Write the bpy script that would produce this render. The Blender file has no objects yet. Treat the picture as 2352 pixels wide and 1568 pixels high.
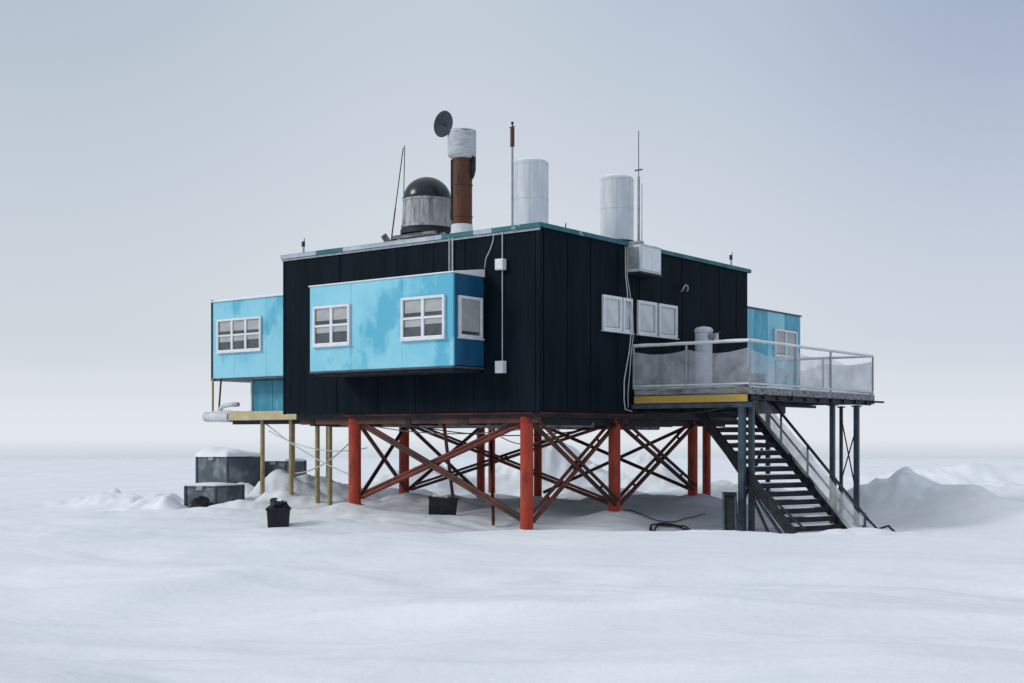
import bpy, math, random
import numpy as np
from mathutils import Vector, Matrix, noise as mnoise
random.seed(7)
scene = bpy.context.scene
col = scene.collection
rad = math.radians

# ------------------------------------------------------------------ frames
def frame(ox, oy, oz, ax):
    ax = Vector((ax[0], ax[1], 0)).normalized(); ay = Vector((-ax.y, ax.x, 0))
    m = Matrix.Identity(4)
    for i in range(3):
        m[i][0] = ax[i]; m[i][1] = ay[i]
    m[0][3], m[1][3], m[2][3] = ox, oy, oz
    return m
F = frame(.677, 30.6, 0, (.791, -.611))
W = Matrix.Identity(4)

# ------------------------------------------------------------------ materials
def mat(name, c1, c2=None, scale=4, rough=.6, metal=0, bump=0, bscale=30, stretch=(1, 1, 1), spec=.3,
        thr=(.4, .6), c3=None, s3=2, thr3=(.55, .65), alpha=None, coat=0, ascale=2.5):
    m = bpy.data.materials.new(name); m.use_nodes = True
    nt = m.node_tree; N = nt.nodes; L = nt.links
    b = N["Principled BSDF"]
    b.inputs["Roughness"].default_value = rough
    b.inputs["Metallic"].default_value = metal
    b.inputs["Specular IOR Level"].default_value = spec
    b.inputs["Coat Weight"].default_value = coat
    tc = N.new("ShaderNodeTexCoord"); mp = N.new("ShaderNodeMapping")
    mp.inputs["Scale"].default_value = stretch
    L.new(tc.outputs["Object"], mp.inputs["Vector"])
    b.inputs["Base Color"].default_value = (*c1, 1)
    last = None
    if c2:
        n = N.new("ShaderNodeTexNoise"); n.inputs["Scale"].default_value = scale; n.inputs["Detail"].default_value = 6
        n.inputs["Roughness"].default_value = .65
        L.new(mp.outputs[0], n.inputs["Vector"])
        r = N.new("ShaderNodeValToRGB"); r.color_ramp.elements[0].position = thr[0]; r.color_ramp.elements[1].position = thr[1]
        r.color_ramp.elements[0].color = (*c1, 1); r.color_ramp.elements[1].color = (*c2, 1)
        L.new(n.outputs[0], r.inputs[0]); last = r.outputs[0]
        if c3:
            n3 = N.new("ShaderNodeTexNoise"); n3.inputs["Scale"].default_value = s3; n3.inputs["Detail"].default_value = 8
            n3.inputs["Roughness"].default_value = .6
            L.new(mp.outputs[0], n3.inputs["Vector"])
            r3 = N.new("ShaderNodeValToRGB"); r3.color_ramp.elements[0].position = thr3[0]; r3.color_ramp.elements[1].position = thr3[1]
            L.new(n3.outputs[0], r3.inputs[0])
            mx = N.new("ShaderNodeMix"); mx.data_type = 'RGBA'
            L.new(r3.outputs[0], mx.inputs[0]); L.new(last, mx.inputs[6]); mx.inputs[7].default_value = (*c3, 1)
            last = mx.outputs[2]
        L.new(last, b.inputs["Base Color"])
    if bump:
        nb = N.new("ShaderNodeTexNoise"); nb.inputs["Scale"].default_value = bscale; nb.inputs["Detail"].default_value = 5
        L.new(mp.outputs[0], nb.inputs["Vector"])
        bp = N.new("ShaderNodeBump"); bp.inputs["Strength"].default_value = bump; bp.inputs["Distance"].default_value = .02
        L.new(nb.outputs[0], bp.inputs["Height"]); L.new(bp.outputs[0], b.inputs["Normal"])
    if alpha:
        na = N.new("ShaderNodeTexNoise"); na.inputs["Scale"].default_value = ascale; na.inputs["Detail"].default_value = 6
        na.inputs["Roughness"].default_value = .6
        L.new(tc.outputs["Object"], na.inputs["Vector"])
        ma = N.new("ShaderNodeMapRange"); ma.inputs[1].default_value = .35; ma.inputs[2].default_value = .65
        ma.inputs[3].default_value = alpha[0]; ma.inputs[4].default_value = alpha[1]
        L.new(na.outputs[0], ma.inputs[0]); L.new(ma.outputs[0], b.inputs["Alpha"])
    return m

M = {}
M['black'] = mat("black_cladding", (.0022, .0065, .0115), (.0045, .011, .019), 1.3, .7, bump=.06, stretch=(2, 2, .3), spec=.08)
M['ltblue'] = mat("weathered_light_blue_panel", (.27, .62, .74), (.21, .56, .70), .8, .3, bump=.04, bscale=6,
                  c3=(.10, .43, .59), s3=.55, thr3=(.54, .60), thr=(.42, .58), stretch=(1, 1, .7), spec=.45)
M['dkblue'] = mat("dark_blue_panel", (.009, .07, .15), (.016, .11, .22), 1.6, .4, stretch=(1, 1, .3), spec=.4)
M['midblue'] = mat("bright_blue_panel", (.035, .28, .40), (.07, .40, .53), 1.4, .4, stretch=(1, 1, .5), c3=(.22, .56, .67), s3=.9, spec=.4)
M['teal'] = mat("teal_trim", (.014, .105, .125), (.025, .16, .18), 1.5, .5, c3=(.33, .44, .48), s3=2.2, thr3=(.62, .7))
M['frost'] = mat("frosted_trim", (.46, .53, .58), (.33, .42, .48), 1.5, .6)
M['red'] = mat("faded_red_paint", (.34, .030, .015), (.45, .065, .028), 3, .5, bump=.15, c3=(.15, .025, .018), s3=2.4, stretch=(1, 1, .3))
M['brace'] = mat("rusted_dark_steel", (.04, .02, .018), (.14, .044, .03), 1.0, .6, bump=.2, thr=(.42, .6))
M['redbrace'] = mat("rust_red_steel", (.20, .045, .03), (.09, .03, .024), 1.5, .6, bump=.2)
M['yellow'] = mat("faded_yellow_paint", (.52, .44, .24), (.46, .37, .2), 4, .6, bump=.2, c3=(.52, .50, .44), s3=3)
M['ochre'] = mat("ochre_board", (.50, .33, .07), (.42, .28, .09), 4, .6, stretch=(.4, 1, 3))
M['post'] = mat("ochre_steel_post", (.30, .22, .09), (.38, .33, .2), 4, .6, bump=.2)
M['whitepaint'] = mat("white_paint", (.76, .78, .80), (.66, .69, .72), 5, .5, bump=.05)
M['tank'] = mat("frosted_white_metal", (.50, .54, .58), (.64, .67, .70), 2.0, .5, bump=.2, stretch=(1, 1, .25), c3=(.36, .40, .44), s3=1.6, thr3=(.54, .75))
M['cap'] = mat("iced_grey_metal", (.36, .39, .42), (.58, .61, .63), 4, .6, bump=.4, stretch=(.6, .6, 4), c3=(.16, .16, .17), s3=4, thr3=(.56, .66))
M['rust'] = mat("brown_rusted_steel", (.07, .024, .014), (.11, .04, .02), 2, .55, bump=.3, stretch=(1, 1, .3), c3=(.03, .02, .018), s3=2)
M['drum'] = mat("weathered_grey_metal", (.26, .27, .28), (.45, .46, .47), 4, .6, bump=.4, stretch=(1.5, 1.5, .3), c3=(.10, .10, .10), s3=2.2, thr3=(.5, .62))
M['dome'] = mat("dark_dome_metal", (.006, .011, .016), (.014, .022, .03), 2, .28, bump=.12, bscale=5, spec=.45)
M['dish'] = mat("slate_dish_metal", (.03, .044, .055), (.042, .057, .07), 3, .7, spec=.1)
M['steel'] = mat("dark_blue_grey_steel", (.04, .06, .08), (.07, .095, .12), 4, .55, bump=.2)
M['dark'] = mat("dark_steel", (.009, .011, .015), (.022, .026, .031), 4, .6, bump=.2)
M['grey'] = mat("grey_galvanised_steel", (.22, .24, .26), (.33, .35, .37), 5, .5, bump=.15)
M['glass'] = mat("dark_window_glass", (.05, .06, .07), (.09, .10, .11), 1.5, .12, spec=.5)
M['blind'] = mat("pale_window_blind", (.36, .37, .37), (.43, .44, .44), 2, .3, stretch=(1, 1, 3), spec=.4)
M['blindw'] = mat("bright_window_blind", (.66, .69, .71), (.52, .55, .58), 1.2, .25, spec=.5)
M['crate'] = mat("slate_grey_crate_paint", (.075, .10, .12), (.12, .145, .165), 2, .7, bump=.3, c3=(.36, .39, .42), s3=1.7, thr3=(.50, .78))
M['bin'] = mat("black_plastic", (.006, .008, .012), (.014, .017, .022), 4, .5)
M['net'] = mat("frosted_safety_netting", (.60, .64, .68), (.50, .54, .58), 1.5, .7, alpha=(.34, .66), bump=.6, bscale=7, ascale=1.8)
M['wire'] = mat("pale_cable_sheath", (.55, .58, .6), (.45, .48, .5), 4, .5)
M['dwire'] = mat("black_cable_sheath", (.02, .02, .022), (.035, .03, .03), 4, .5)
M['snowcap'] = mat("settled_snow", (.84, .865, .885), (.80, .83, .87), 3, .8, bump=.3, bscale=14, spec=.15)
M['wood'] = mat("iced_timber", (.10, .095, .10), (.3, .31, .33), 3, .7, bump=.3, stretch=(.6, 2, 3))

# ------------------------------------------------------------------ geometry collector
class G:
    def __init__(s): s.v = []; s.f = []; s.sm = []; s.mi = []; s.mats = []
    def _m(s, m):
        if m not in s.mats: s.mats.append(m)
        return s.mats.index(m)
    def add(s, vs, fs, m, smooth=False):
        o = len(s.v); k = s._m(m)
        s.v += [Vector(p) for p in vs]
        for f in fs:
            s.f.append([i + o for i in f]); s.mi.append(k); s.sm.append(smooth)
        return s
    def box(s, x0, x1, y0, y1, z0, z1, m):
        x0, x1 = min(x0, x1), max(x0, x1); y0, y1 = min(y0, y1), max(y0, y1); z0, z1 = min(z0, z1), max(z0, z1)
        vs = [(x, y, z) for z in (z0, z1) for y in (y0, y1) for x in (x0, x1)]
        return s.add(vs, [(0, 2, 3, 1), (4, 5, 7, 6), (0, 1, 5, 4), (2, 6, 7, 3), (0, 4, 6, 2), (1, 3, 7, 5)], m)
    def obox(s, p0, p1, w, h, m, up=(0, 0, 1)):
        p0, p1 = Vector(p0), Vector(p1); d = (p1 - p0).normalized(); u = Vector(up)
        a = d.cross(u).normalized() * w / 2; b = a.cross(d).normalized() * h / 2
        vs = [p + sa * a + sb * b for p in (p0, p1) for sa, sb in ((-1, -1), (1, -1), (1, 1), (-1, 1))]
        return s.add(vs, [(3, 2, 1, 0), (4, 5, 6, 7), (0, 1, 5, 4), (1, 2, 6, 5), (2, 3, 7, 6), (3, 0, 4, 7)], m)
    def tube(s, p0, p1, r, m, r1=None, n=12):
        p0, p1 = Vector(p0), Vector(p1); r1 = r if r1 is None else r1
        d = (p1 - p0).normalized(); a = d.orthogonal().normalized(); b = d.cross(a)
        vs = []
        for p, q in ((p0, r), (p1, r1)):
            for i in range(n):
                t = 2 * math.pi * i / n
                vs.append(p + q * (math.cos(t) * a + math.sin(t) * b))
        s.add(vs, [(i, (i + 1) % n, n + (i + 1) % n, n + i) for i in range(n)], m, True)
        s.add([v.copy() for v in vs], [tuple(range(n))[::-1], tuple(range(n, 2 * n))], m)
        return s
    def path(s, pts, r, m, n=6):
        pts = [Vector(p) for p in pts]; vs = []; prev = None
        for i, p in enumerate(pts):
            d = (pts[min(i + 1, len(pts) - 1)] - pts[max(i - 1, 0)]).normalized()
            a = d.orthogonal() if prev is None else (prev - d * prev.dot(d))
            a.normalize(); prev = a; b = d.cross(a)
            for k in range(n):
                t = 2 * math.pi * k / n; vs.append(p + r * (math.cos(t) * a + math.sin(t) * b))
        fs = [(i * n + k, i * n + (k + 1) % n, (i + 1) * n + (k + 1) % n, (i + 1) * n + k) for i in range(len(pts) - 1) for k in range(n)]
        fs += [tuple(range(n))[::-1], tuple(range(len(vs) - n, len(vs)))]
        return s.add(vs, fs, m, True)
    def lathe(s, prof, mx, m, n=40, smooth=True):
        vs = []
        for r, z in prof:
            for i in range(n):
                t = 2 * math.pi * i / n; vs.append(mx @ Vector((r * math.cos(t), r * math.sin(t), z)))
        fs = [(j * n + i, j * n + (i + 1) % n, (j + 1) * n + (i + 1) % n, (j + 1) * n + i) for j in range(len(prof) - 1) for i in range(n)]
        return s.add(vs, fs, m, smooth)
    def cyl(s, x, y, prof, m, n=40):
        mx = Matrix.Translation((x, y, 0))
        for a, b in zip(prof[:-1], prof[1:]): s.lathe([a, b], mx, m, n)
        return s
    def cap(s, x0, x1, y0, y1, z, h, m='snowcap', step=.15, over=.03, seed=0, slope=0, drop=.03, edge=.35):
        nx = max(3, min(60, int((x1 - x0) / step))); ny = max(3, min(60, int((y1 - y0) / step)))
        vs = []
        for j in range(ny + 1):
            for i in range(nx + 1):
                x = x0 - over + (x1 - x0 + 2 * over) * i / nx; y = y0 - over + (y1 - y0 + 2 * over) * j / ny
                e = min(x - x0 + over, x1 + over - x, y - y0 + over, y1 + over - y)
                k = min(1, e / edge) ** .5 if e > 0 else 0
                nz = mnoise.noise(Vector((x * 1.3 + seed, y * 1.3, seed)))
                zz = z + (h * (.7 + .6 * nz) * k if e > 1e-5 else -drop * (1 + nz)) 
                vs.append((x, y, zz))
        fs = [(j * (nx + 1) + i, j * (nx + 1) + i + 1, (j + 1) * (nx + 1) + i + 1, (j + 1) * (nx + 1) + i) for j in range(ny) for i in range(nx)]
        return s.add(vs, fs, m, True)
    def make(s, name, parent=None, fr=F, bevel=0, origin=None, label=None):
        lo = Vector([min(p[i] for p in s.v) for i in range(3)]); hi = Vector([max(p[i] for p in s.v) for i in range(3)])
        c = Vector(origin) if origin else (lo + hi) / 2
        if origin is None and parent is None: c.z = lo.z
        me = bpy.data.meshes.new(name)
        me.from_pydata([p - c for p in s.v], [], s.f)
        me.polygons.foreach_set("material_index", s.mi); me.polygons.foreach_set("use_smooth", s.sm)
        for k in s.mats: me.materials.append(M[k])
        me.update()
        o = bpy.data.objects.new(name, me); col.objects.link(o)
        wm = fr @ Matrix.Translation(c); WM[o.name] = wm
        place(o, wm, parent)
        if bevel:
            b = o.modifiers.new("bevel", 'BEVEL'); b.width = bevel; b.segments = 2; b.limit_method = 'ANGLE'; b.angle_limit = rad(50)
        if label: o["label"] = label
        return o
WM = {}
def place(o, wm, parent):
    if parent is not None:
        o.parent = parent; o.matrix_basis = WM[parent.name].inverted() @ wm
    else: o.matrix_basis = wm
def root(name, p, label, cat, fr=F, group=None):
    o = bpy.data.objects.new(name, None); col.objects.link(o); o.empty_display_size = .3
    wm = fr @ Matrix.Translation(p); WM[o.name] = wm; o.matrix_basis = wm
    o["label"] = label; o["category"] = cat
    if group: o["group"] = group
    return o
def top(o, label, cat, group=None):
    o["label"] = label; o["category"] = cat
    if group: o["group"] = group
    return o

# ------------------------------------------------------------------ ground
def hsh(ix, iy, s):
    v = np.sin(ix * 127.1 + iy * 311.7 + s * 74.7) * 43758.5453
    return v - np.floor(v)
def vn(x, y, s=0):
    ix, iy = np.floor(x), np.floor(y); fx, fy = x - ix, y - iy
    fx = fx * fx * fx * (fx * (fx * 6 - 15) + 10); fy = fy * fy * fy * (fy * (fy * 6 - 15) + 10)
    a = hsh(ix, iy, s); b = hsh(ix + 1, iy, s); c = hsh(ix, iy + 1, s); d = hsh(ix + 1, iy + 1, s)
    return (a * (1 - fx) + b * fx) * (1 - fy) + (c * (1 - fx) + d * fx) * fy - .5
def fbm(x, y, s=0, o=4):
    t = 0; a = 1; c, sn = .8, .6
    for i in range(o):
        t = t + a * vn(x, y, s + i); x, y = (x * c - y * sn) * 2.03 + 11.3, (x * sn + y * c) * 2.03 + 5.7; a *= .5
    return t
def ridged(x, y, s=0, o=4):
    t = 0; a = 1; c, sn = .8, .6
    for i in range(o):
        t = t + a * (.5 - np.abs(vn(x, y, s + i)) * 2); x, y = (x * c - y * sn) * 2.1 + 3.3, (x * sn + y * c) * 2.1 + 8.7; a *= .5
    return t
BUMPS = [  # x, y, height, sx, sy, roughness
    (-4.6, 35.0, .36, 2.6, 1.6, .25), (-3.0, 33.0, .26, 2.4, 1.2, .3), (-3.9, 31.6, .20, 2.2, .9, .3), (2.8, 34.6, .16, 1.6, 1.2, .2), (5.6, 38.2, .46, 2.6, 2.0, .2),
    (-1.2, 33.6, .16, 1.8, .9, .4), (.3, 36.5, .30, 1.7, 1.0, .4), (-2.2, 38.6, .50, 2.2, 1.2, .4), (2.6, 38.8, .42, 1.8, 1.0, .4), (.2, 40.5, .35, 2.6, 1.2, .4), (4.4, 41.0, .40, 2.0, 1.2, .4),
    (7.4, 31.2, -.14, 2.4, 1.8, 0), (10.4, 37, -.30, 2.2, 2.2, .1), (4.2, 32.2, -.13, 1.8, 1.3, 0), (8.9, 29.7, .32, 1.3, .6, .4), (7.3, 29.4, .28, 1.2, .55, .4), (5.0, 29.6, .16, 1.1, .5, .4),
    (12.0, 40.0, .80, 1.1, 1.5, .35), (12.9, 39.2, .66, 1.3, 1.5, .35), (11.0, 40.2, .60, 1.0, 1.2, .3), (13.7, 37.4, .58, 1.2, 1.7, .3), (14.3, 35.0, .44, 1.3, 1.9, .3), (14.4, 32.6, .28, 1.5, 1.9, .3), (12.4, 36.0, .26, 1.1, 1.5, .3), (15.2, 39, .30, 1.6, 2.2, .3),
    (22, 58, 1.0, 7.0, 3.0, .3), (31, 66, .9, 9, 4, .2), (19.5, 50, .60, 3.8, 3, .3), (24, 46, .45, 4.5, 2.4, .3),
    (1.3, 50.0, 1.3, 1.3, 1.6, .4), (2.4, 50, .8, 2.8, 1.6, .4), (5.6, 50.0, .9, 1.1, 1.6, .4), (5.0, 50, .7, 2.8, 1.6, .4), (-3.0, 48, 1.1, 1.4, 1.4, .4), (-5, 47, 1.0, 1.6, 1.4, .4),
    (-1.0, 50, .8, 2.7, 1.8, .4), (8.2, 47, .7, 2.4, 1.6, .4), (-3.6, 43, .65, 1.5, 1.1, .5), (3.4, 45.5, .55, 2.2, 1.1, .5), (-.5, 44, .4, 1.8, .8, .5),
    (-7.5, 40.2, .80, 1.0, .9, .5), (-6.2, 40.8, .78, 1.0, .9, .5), (-8.8, 42.4, .6, 1.3, 1.0, .6), (-5.6, 38.5, .42, 1.8, 1.0, .5), (-7.1, 38.4, .50, .8, .6, .6), (-4.8, 41.5, .6, 1.2, .9, .6),
    (-8.0, 39.8, .22, 4.2, 1.4, .4), (-12.4, 41.6, .42, 1.2, .9, .7), (-13.4, 42.4, .38, 1.3, 1.0, .7), (-11.2, 40.3, .46, .8, .8, .7), (-14.8, 42.5, .25, 1.5, .9, .7), (-11.2, 38.2, .26, 1.6, .6, .7), (-7.7, 37.3, .38, 1.1, .6, .6), (-10.4, 37.9, .34, .5, .5, .6), (-9.2, 37.1, .18, 1.3, .35, .6), (-10.9, 43.0, .3, .7, .5, .6), (-9.4, 42.6, .35, 1.0, .4, .6),
    (-9.5, 34.5, .22, 2.8, .9, .5), (-10.5, 28.5, .30, 3.2, 1.2, .3), (-2.6, 28.6, .16, 2.4, .7, .4), (-5.4, 30.2, .10, .9, .35, .5),
]
def lip(x, y, yc, x0, x1, A, w=.5, back=5.0, sx=1.2):
    """wind-cut step: rises over w metres at y=yc and fades out behind"""
    k = 1 / (1 + np.exp(-(x - x0) / sx)) / (1 + np.exp((x - x1) / sx))
    t = y - yc
    up = 1 / (1 + np.exp(-np.clip(t / w * 4, -30, 30)))
    return A * k * up * np.exp(-np.clip(t, 0, None) / back)
def hgt(x, y):
    d = np.sqrt(x * x + y * y)
    z = -.0156 * 30 * np.logaddexp(0, (d - 99) / 30)
    far = 1 / (1 + (d / 160) ** 2)
    wx = x + 1.2 * vn(x / 3, y / 3, 5); wy = y + .8 * vn(x / 2.5, y / 2.5, 6)
    z = z + .22 * fbm(x / 11 + 3, y / 5.5, 1, 2) * np.clip(d / 25, .4, 1)
    msk = np.clip(vn(x / 6, y / 4, 21) * 2.0 + .5, 0, 1)
    z = z + .11 * (ridged(wx / 5.5 + .2 * wy, wy / 1.8, 41, 3) - .4) * msk * far
    z = z + .045 * fbm(wx / 2.2, wy / .8, 31, 4) * far * (.3 + msk)
    # rolling drifts in the open snow in front: long, wind-drawn
    w = 1 / (1 + np.exp((y - 23.5) / 1.0))
    z = z + w * (.62 * fbm(wx / 8.5 + .35 * wy / 5 + 2.3, wy / 3.2, 81, 2) - .12)
    z = z + w * .13 * (ridged(wx / 6.5 + .5 * wy, wy / 2.2 + .1 * wx, 91, 2) - .4)
    z = z + .45 * fbm(x / 40, y / 30, 51, 2) * np.clip((d - 55) / 40, 0, 1) * far
    for bx, by, h, sx, sy, rg in BUMPS:
        q = ((x - bx) / sx) ** 2 + ((y - by) / sy) ** 2
        g = np.exp(-q)
        if rg:
            s = q < 12
            if np.any(s):
                xs_, ys_ = x[s], y[s]
                g[s] = g[s] * (1 + rg * (.9 * fbm(xs_ / .9 + bx, ys_ / .9, 61, 3) + .5 * (ridged(xs_ / 1.3, ys_ / 1.3 + by, 66, 2) - .5) + .35 * fbm(xs_ / .35, ys_ / .35, 77, 2)))
        z = z + h * g
    n1 = vn(x / 3.3, x * 0 + .3, 71); n2 = vn(x / 1.3, x * 0 + .7, 72)
    yc = 26.4 + .9 * np.sin(x * .32 + 1) + 1.2 * n1 + .2 * n2
    k = 1 / (1 + np.exp(-(x + 3.5) / 1.4)); t = y - yc
    z = z + k * .26 * np.where(t < 0, np.exp(-(t / 2.0) ** 2), np.exp(-(t / .7) ** 2))
    z = z - k * .13 * np.exp(-((t - 2.6) / 1.8) ** 2)
    z = z + lip(x, y, 21.0 + 1.6 * n1 + .5 * n2 + .08 * x, -7.5, 3.5, .48, .9, 2.6)
    z = z + lip(x, y, 17.6 - 1.4 * n1 + .4 * n2 - .08 * x, -3.0, 6.5, .30, .9, 2.0)
    z = z + lip(x, y, 18.6 + .5 * n2 + 1.6 * n1 - .10 * (x - 8), 4.0, 14, .46, 1.2, 3.2)
    z = z + lip(x, y, 14.6 + 1.2 * n1 + .2 * x, -9, 1.0, .20, 1.0, 2.5)
    z = z + lip(x, y, 24.5 + .8 * n2 + .22 * (x + 8), -14, -4, .30, 1.0, 3.5)
    z = z + lip(x, y, 31.5 + .8 * n2 - .2 * (x + 8), -16, -7, .24, .8, 3)
    for cx, cy in STILT_XY:
        q = (x - cx) ** 2 + (y - cy) ** 2
        z = z + .22 * np.exp(-q / .6) - .06 * np.exp(-q / 2.0)
    return z
STILTS = [(.7, .4, .165), (6.69, .4, .175), (.7, 4.39, .165), (.7, 8.7, .15), (8.5, 4.39, .16), (6.5, 8.7, .135), (8.92, 8.7, .14), (9.8, 10.4, .125), (2.6, 13.0, .14)]
STILT_XY = [tuple((F @ Vector((-u, v, 0)))[:2]) for u, v, r in STILTS]
def gz(x, y): return float(hgt(np.array([float(x)]), np.array([float(y)]))[0])
def gl(x, y):
    p = F @ Vector((x, y, 0)); return gz(p.x, p.y)

def axis(lo, hi, st, end_lo, end_hi, gr=1.13):
    a = list(np.arange(lo, hi + 1e-6, st)); s = st; p = hi; up = []
    while p < end_hi: s *= gr; p += s; up.append(p)
    s = st; p = lo; dn = []
    while p > end_lo: s *= gr; p -= s; dn.append(p)
    return np.array(dn[::-1] + a + up)
xs = axis(-17, 20, .09, -4000, 4000, 1.12); ys = axis(10, 52, .09, -300, 5000, 1.07)
X, Y = np.meshgrid(xs, ys); Z = hgt(X, Y)
co = np.stack([X.ravel(), Y.ravel(), Z.ravel()], 1)
nx, ny = len(xs), len(ys)
ii = (np.arange(ny - 1)[:, None] * nx + np.arange(nx - 1)[None, :]).ravel()
quads = np.stack([ii, ii + 1, ii + nx + 1, ii + nx], 1).astype(np.int32)
me = bpy.data.meshes.new("ground")
me.vertices.add(len(co)); me.vertices.foreach_set("co", co.ravel())
me.loops.add(quads.size); me.loops.foreach_set("vertex_index", quads.ravel())
me.polygons.add(len(quads)); me.polygons.foreach_set("loop_start", np.arange(0, quads.size, 4, dtype=np.int32))
me.polygons.foreach_set("loop_total", np.full(len(quads), 4, dtype=np.int32))
me.polygons.foreach_set("use_smooth", np.ones(len(quads), dtype=bool))
me.update(calc_edges=True)
ground = bpy.data.objects.new("ground", me); col.objects.link(ground); ground["kind"] = "structure"
ground["label"] = "wind-packed snow plain with drifts and mounds"
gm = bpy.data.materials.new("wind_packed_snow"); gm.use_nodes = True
N = gm.node_tree.nodes; L = gm.node_tree.links; b = N["Principled BSDF"]
b.inputs["Roughness"].default_value = .75; b.inputs["Specular IOR Level"].default_value = .15
tc = N.new("ShaderNodeTexCoord")
n1 = N.new("ShaderNodeTexNoise"); n1.inputs["Scale"].default_value = .3; n1.inputs["Detail"].default_value = 8; n1.inputs["Roughness"].default_value = .6
L.new(tc.outputs["Object"], n1.inputs["Vector"])
r1 = N.new("ShaderNodeValToRGB"); r1.color_ramp.elements[0].position = .35; r1.color_ramp.elements[1].position = .65
r1.color_ramp.elements[0].color = (.79, .825, .87, 1); r1.color_ramp.elements[1].color = (.86, .88, .90, 1)
L.new(n1.outputs[0], r1.inputs[0])
L.new(r1.outputs[0], b.inputs["Base Color"])
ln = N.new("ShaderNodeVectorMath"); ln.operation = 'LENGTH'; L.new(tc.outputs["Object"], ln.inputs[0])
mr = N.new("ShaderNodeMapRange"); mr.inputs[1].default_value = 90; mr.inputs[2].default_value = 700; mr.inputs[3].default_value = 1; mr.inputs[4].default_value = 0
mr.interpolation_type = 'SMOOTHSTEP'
L.new(ln.outputs["Value"], mr.inputs[0]); L.new(mr.outputs[0], b.inputs["Alpha"])  # haze painted into the snow: alpha fades with distance so sky shows through
mp = N.new("ShaderNodeMapping"); mp.inputs["Scale"].default_value = (1, 2.2, 1); mp.inputs["Rotation"].default_value = (0, 0, .2); L.new(tc.outputs["Object"], mp.inputs["Vector"])
n2 = N.new("ShaderNodeTexNoise"); n2.inputs["Scale"].default_value = 2.0; n2.inputs["Detail"].default_value = 12; n2.inputs["Roughness"].default_value = .68
L.new(mp.outputs[0], n2.inputs["Vector"])
bp = N.new("ShaderNodeBump"); bp.inputs["Strength"].default_value = .6; bp.inputs["Distance"].default_value = .09
L.new(n2.outputs[0], bp.inputs["Height"]); L.new(bp.outputs[0], b.inputs["Normal"])
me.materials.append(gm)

# ------------------------------------------------------------------ station
ST = root("research_station", (-4.6, 5.5, 0), "black clad polar station raised on red stilts with light blue bays", "building")
ZB, ZT = 2.985, 7.42
g = G(); g.box(-9.13, -.03, .03, 10.95, ZB, ZT, 'black')
pitch = .10; n = int(9.16 / pitch); pv = []
for i in range(n + 1):
    x = -9.16 + i * pitch
    for dx, dy in ((0, .008), (.008, .008), (.016, .003), (.084, .003), (.092, .008)):
        if x + dx <= -.12: pv.append((x + dx, dy))
vs = [(x, y, z) for z in (ZB - .02, ZT) for x, y in pv]; k = len(pv)
g.add(vs, [(i, i + 1, k + i + 1, k + i) for i in range(k - 1)], 'black')
g.box(-.12, 0, -.012, .06, ZB - .03, ZT, 'black'); g.box(-9.17, -9.1, -.012, .06, ZB - .03, ZT, 'black')
for sx in (-7.02, -5.45, -4.1, -2.1):
    g.box(sx, sx + .03, -.014, 0.02, ZB - .02, 4.0, 'black')
for sx in (-6.9, -4.75, -3.45, -2.4): g.box(sx, sx + .03, -.014, .02, 6.4, ZT, 'black')
yy = .0
for i, wd in enumerate([.16, 1.0, 1.05, 1.25, 1.1, 1.15, 1.15, 1.1, 1.1, 1.1, .76]):
    g.box(-.03, 0 if i % 2 else -.004, yy + .016, min(yy + wd, 10.97) - .016, ZB - .02, ZT, 'black'); yy += wd
g.box(-9.16, -9.13, 0.03, 10.95, ZB, ZT, 'black')
g.make("wall", ST, bevel=.006)
# floor frame
g = G(); g.box(-8.9, -.25, .25, 10.7, 2.8, ZB - .004, 'dark')
for x in (-8.3, -6.69, -4.6, -2.6, -.7): g.box(x - .09, x + .09, .3, 10.6, 2.62, 2.8, 'dark')
for y in (.4, 4.39, 8.7): g.box(-8.8, -.3, y - .08, y + .08, 2.66, 2.82, 'brace')
g.box(-7.0, -.35, .19, .25, 2.88, 2.94, 'brace'); g.box(-.25, -.19, .3, 5, 2.88, 2.94, 'brace')
g.tube((-8.6, 1.4, 2.68), (-.8, 1.6, 2.66), .09, 'wood'); g.tube((-6.0, 2.4, 2.62), (-.6, 3.2, 2.64), .07, 'wood')
g.tube((-2.4, 1, 2.6), (-2.4, 9.5, 2.6), .08, 'wood')
g.make("floor_frame", ST, bevel=.008)
# roof
g = G(); g.box(-9.20, .04, -.04, 11.02, ZT, ZT + .105, 'dark')
xe = [-9.22, -7.75, -6.7, -5.6, -4.4, -3.1, -2.05, -1.45, .06]; mm = ['frost', 'teal', 'frost', 'frost', 'frost', 'teal', 'frost', 'teal']
for a, c, m_ in zip(xe[:-1], xe[1:], mm): g.box(a + .003, c - .003, -.065, -.042, ZT - .005, ZT + .112, m_)
ye = [-.04, 1.9, 3.9, 5.2, 7.4, 9.4, 11.04]; mm = ['teal', 'teal', 'frost', 'teal', 'teal', 'teal']
for a, c, m_ in zip(ye[:-1], ye[1:], mm): g.box(.042, .065, a + .003, c - .003, ZT + .0, ZT + .112, m_)
rf = g.make("roof", ST, bevel=.005)
g = G(); g.cap(-9.22, .06, -.06, 11.04, ZT + .114, .05, over=.014, drop=.014, seed=3, step=.12, edge=.5); g.make("roof_snow", rf)
g = G(); g.box(-9.2, 0.03, -.035, -.018, ZT - .07, ZT - .008, 'grey'); g.make("gutter", ST)
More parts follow.
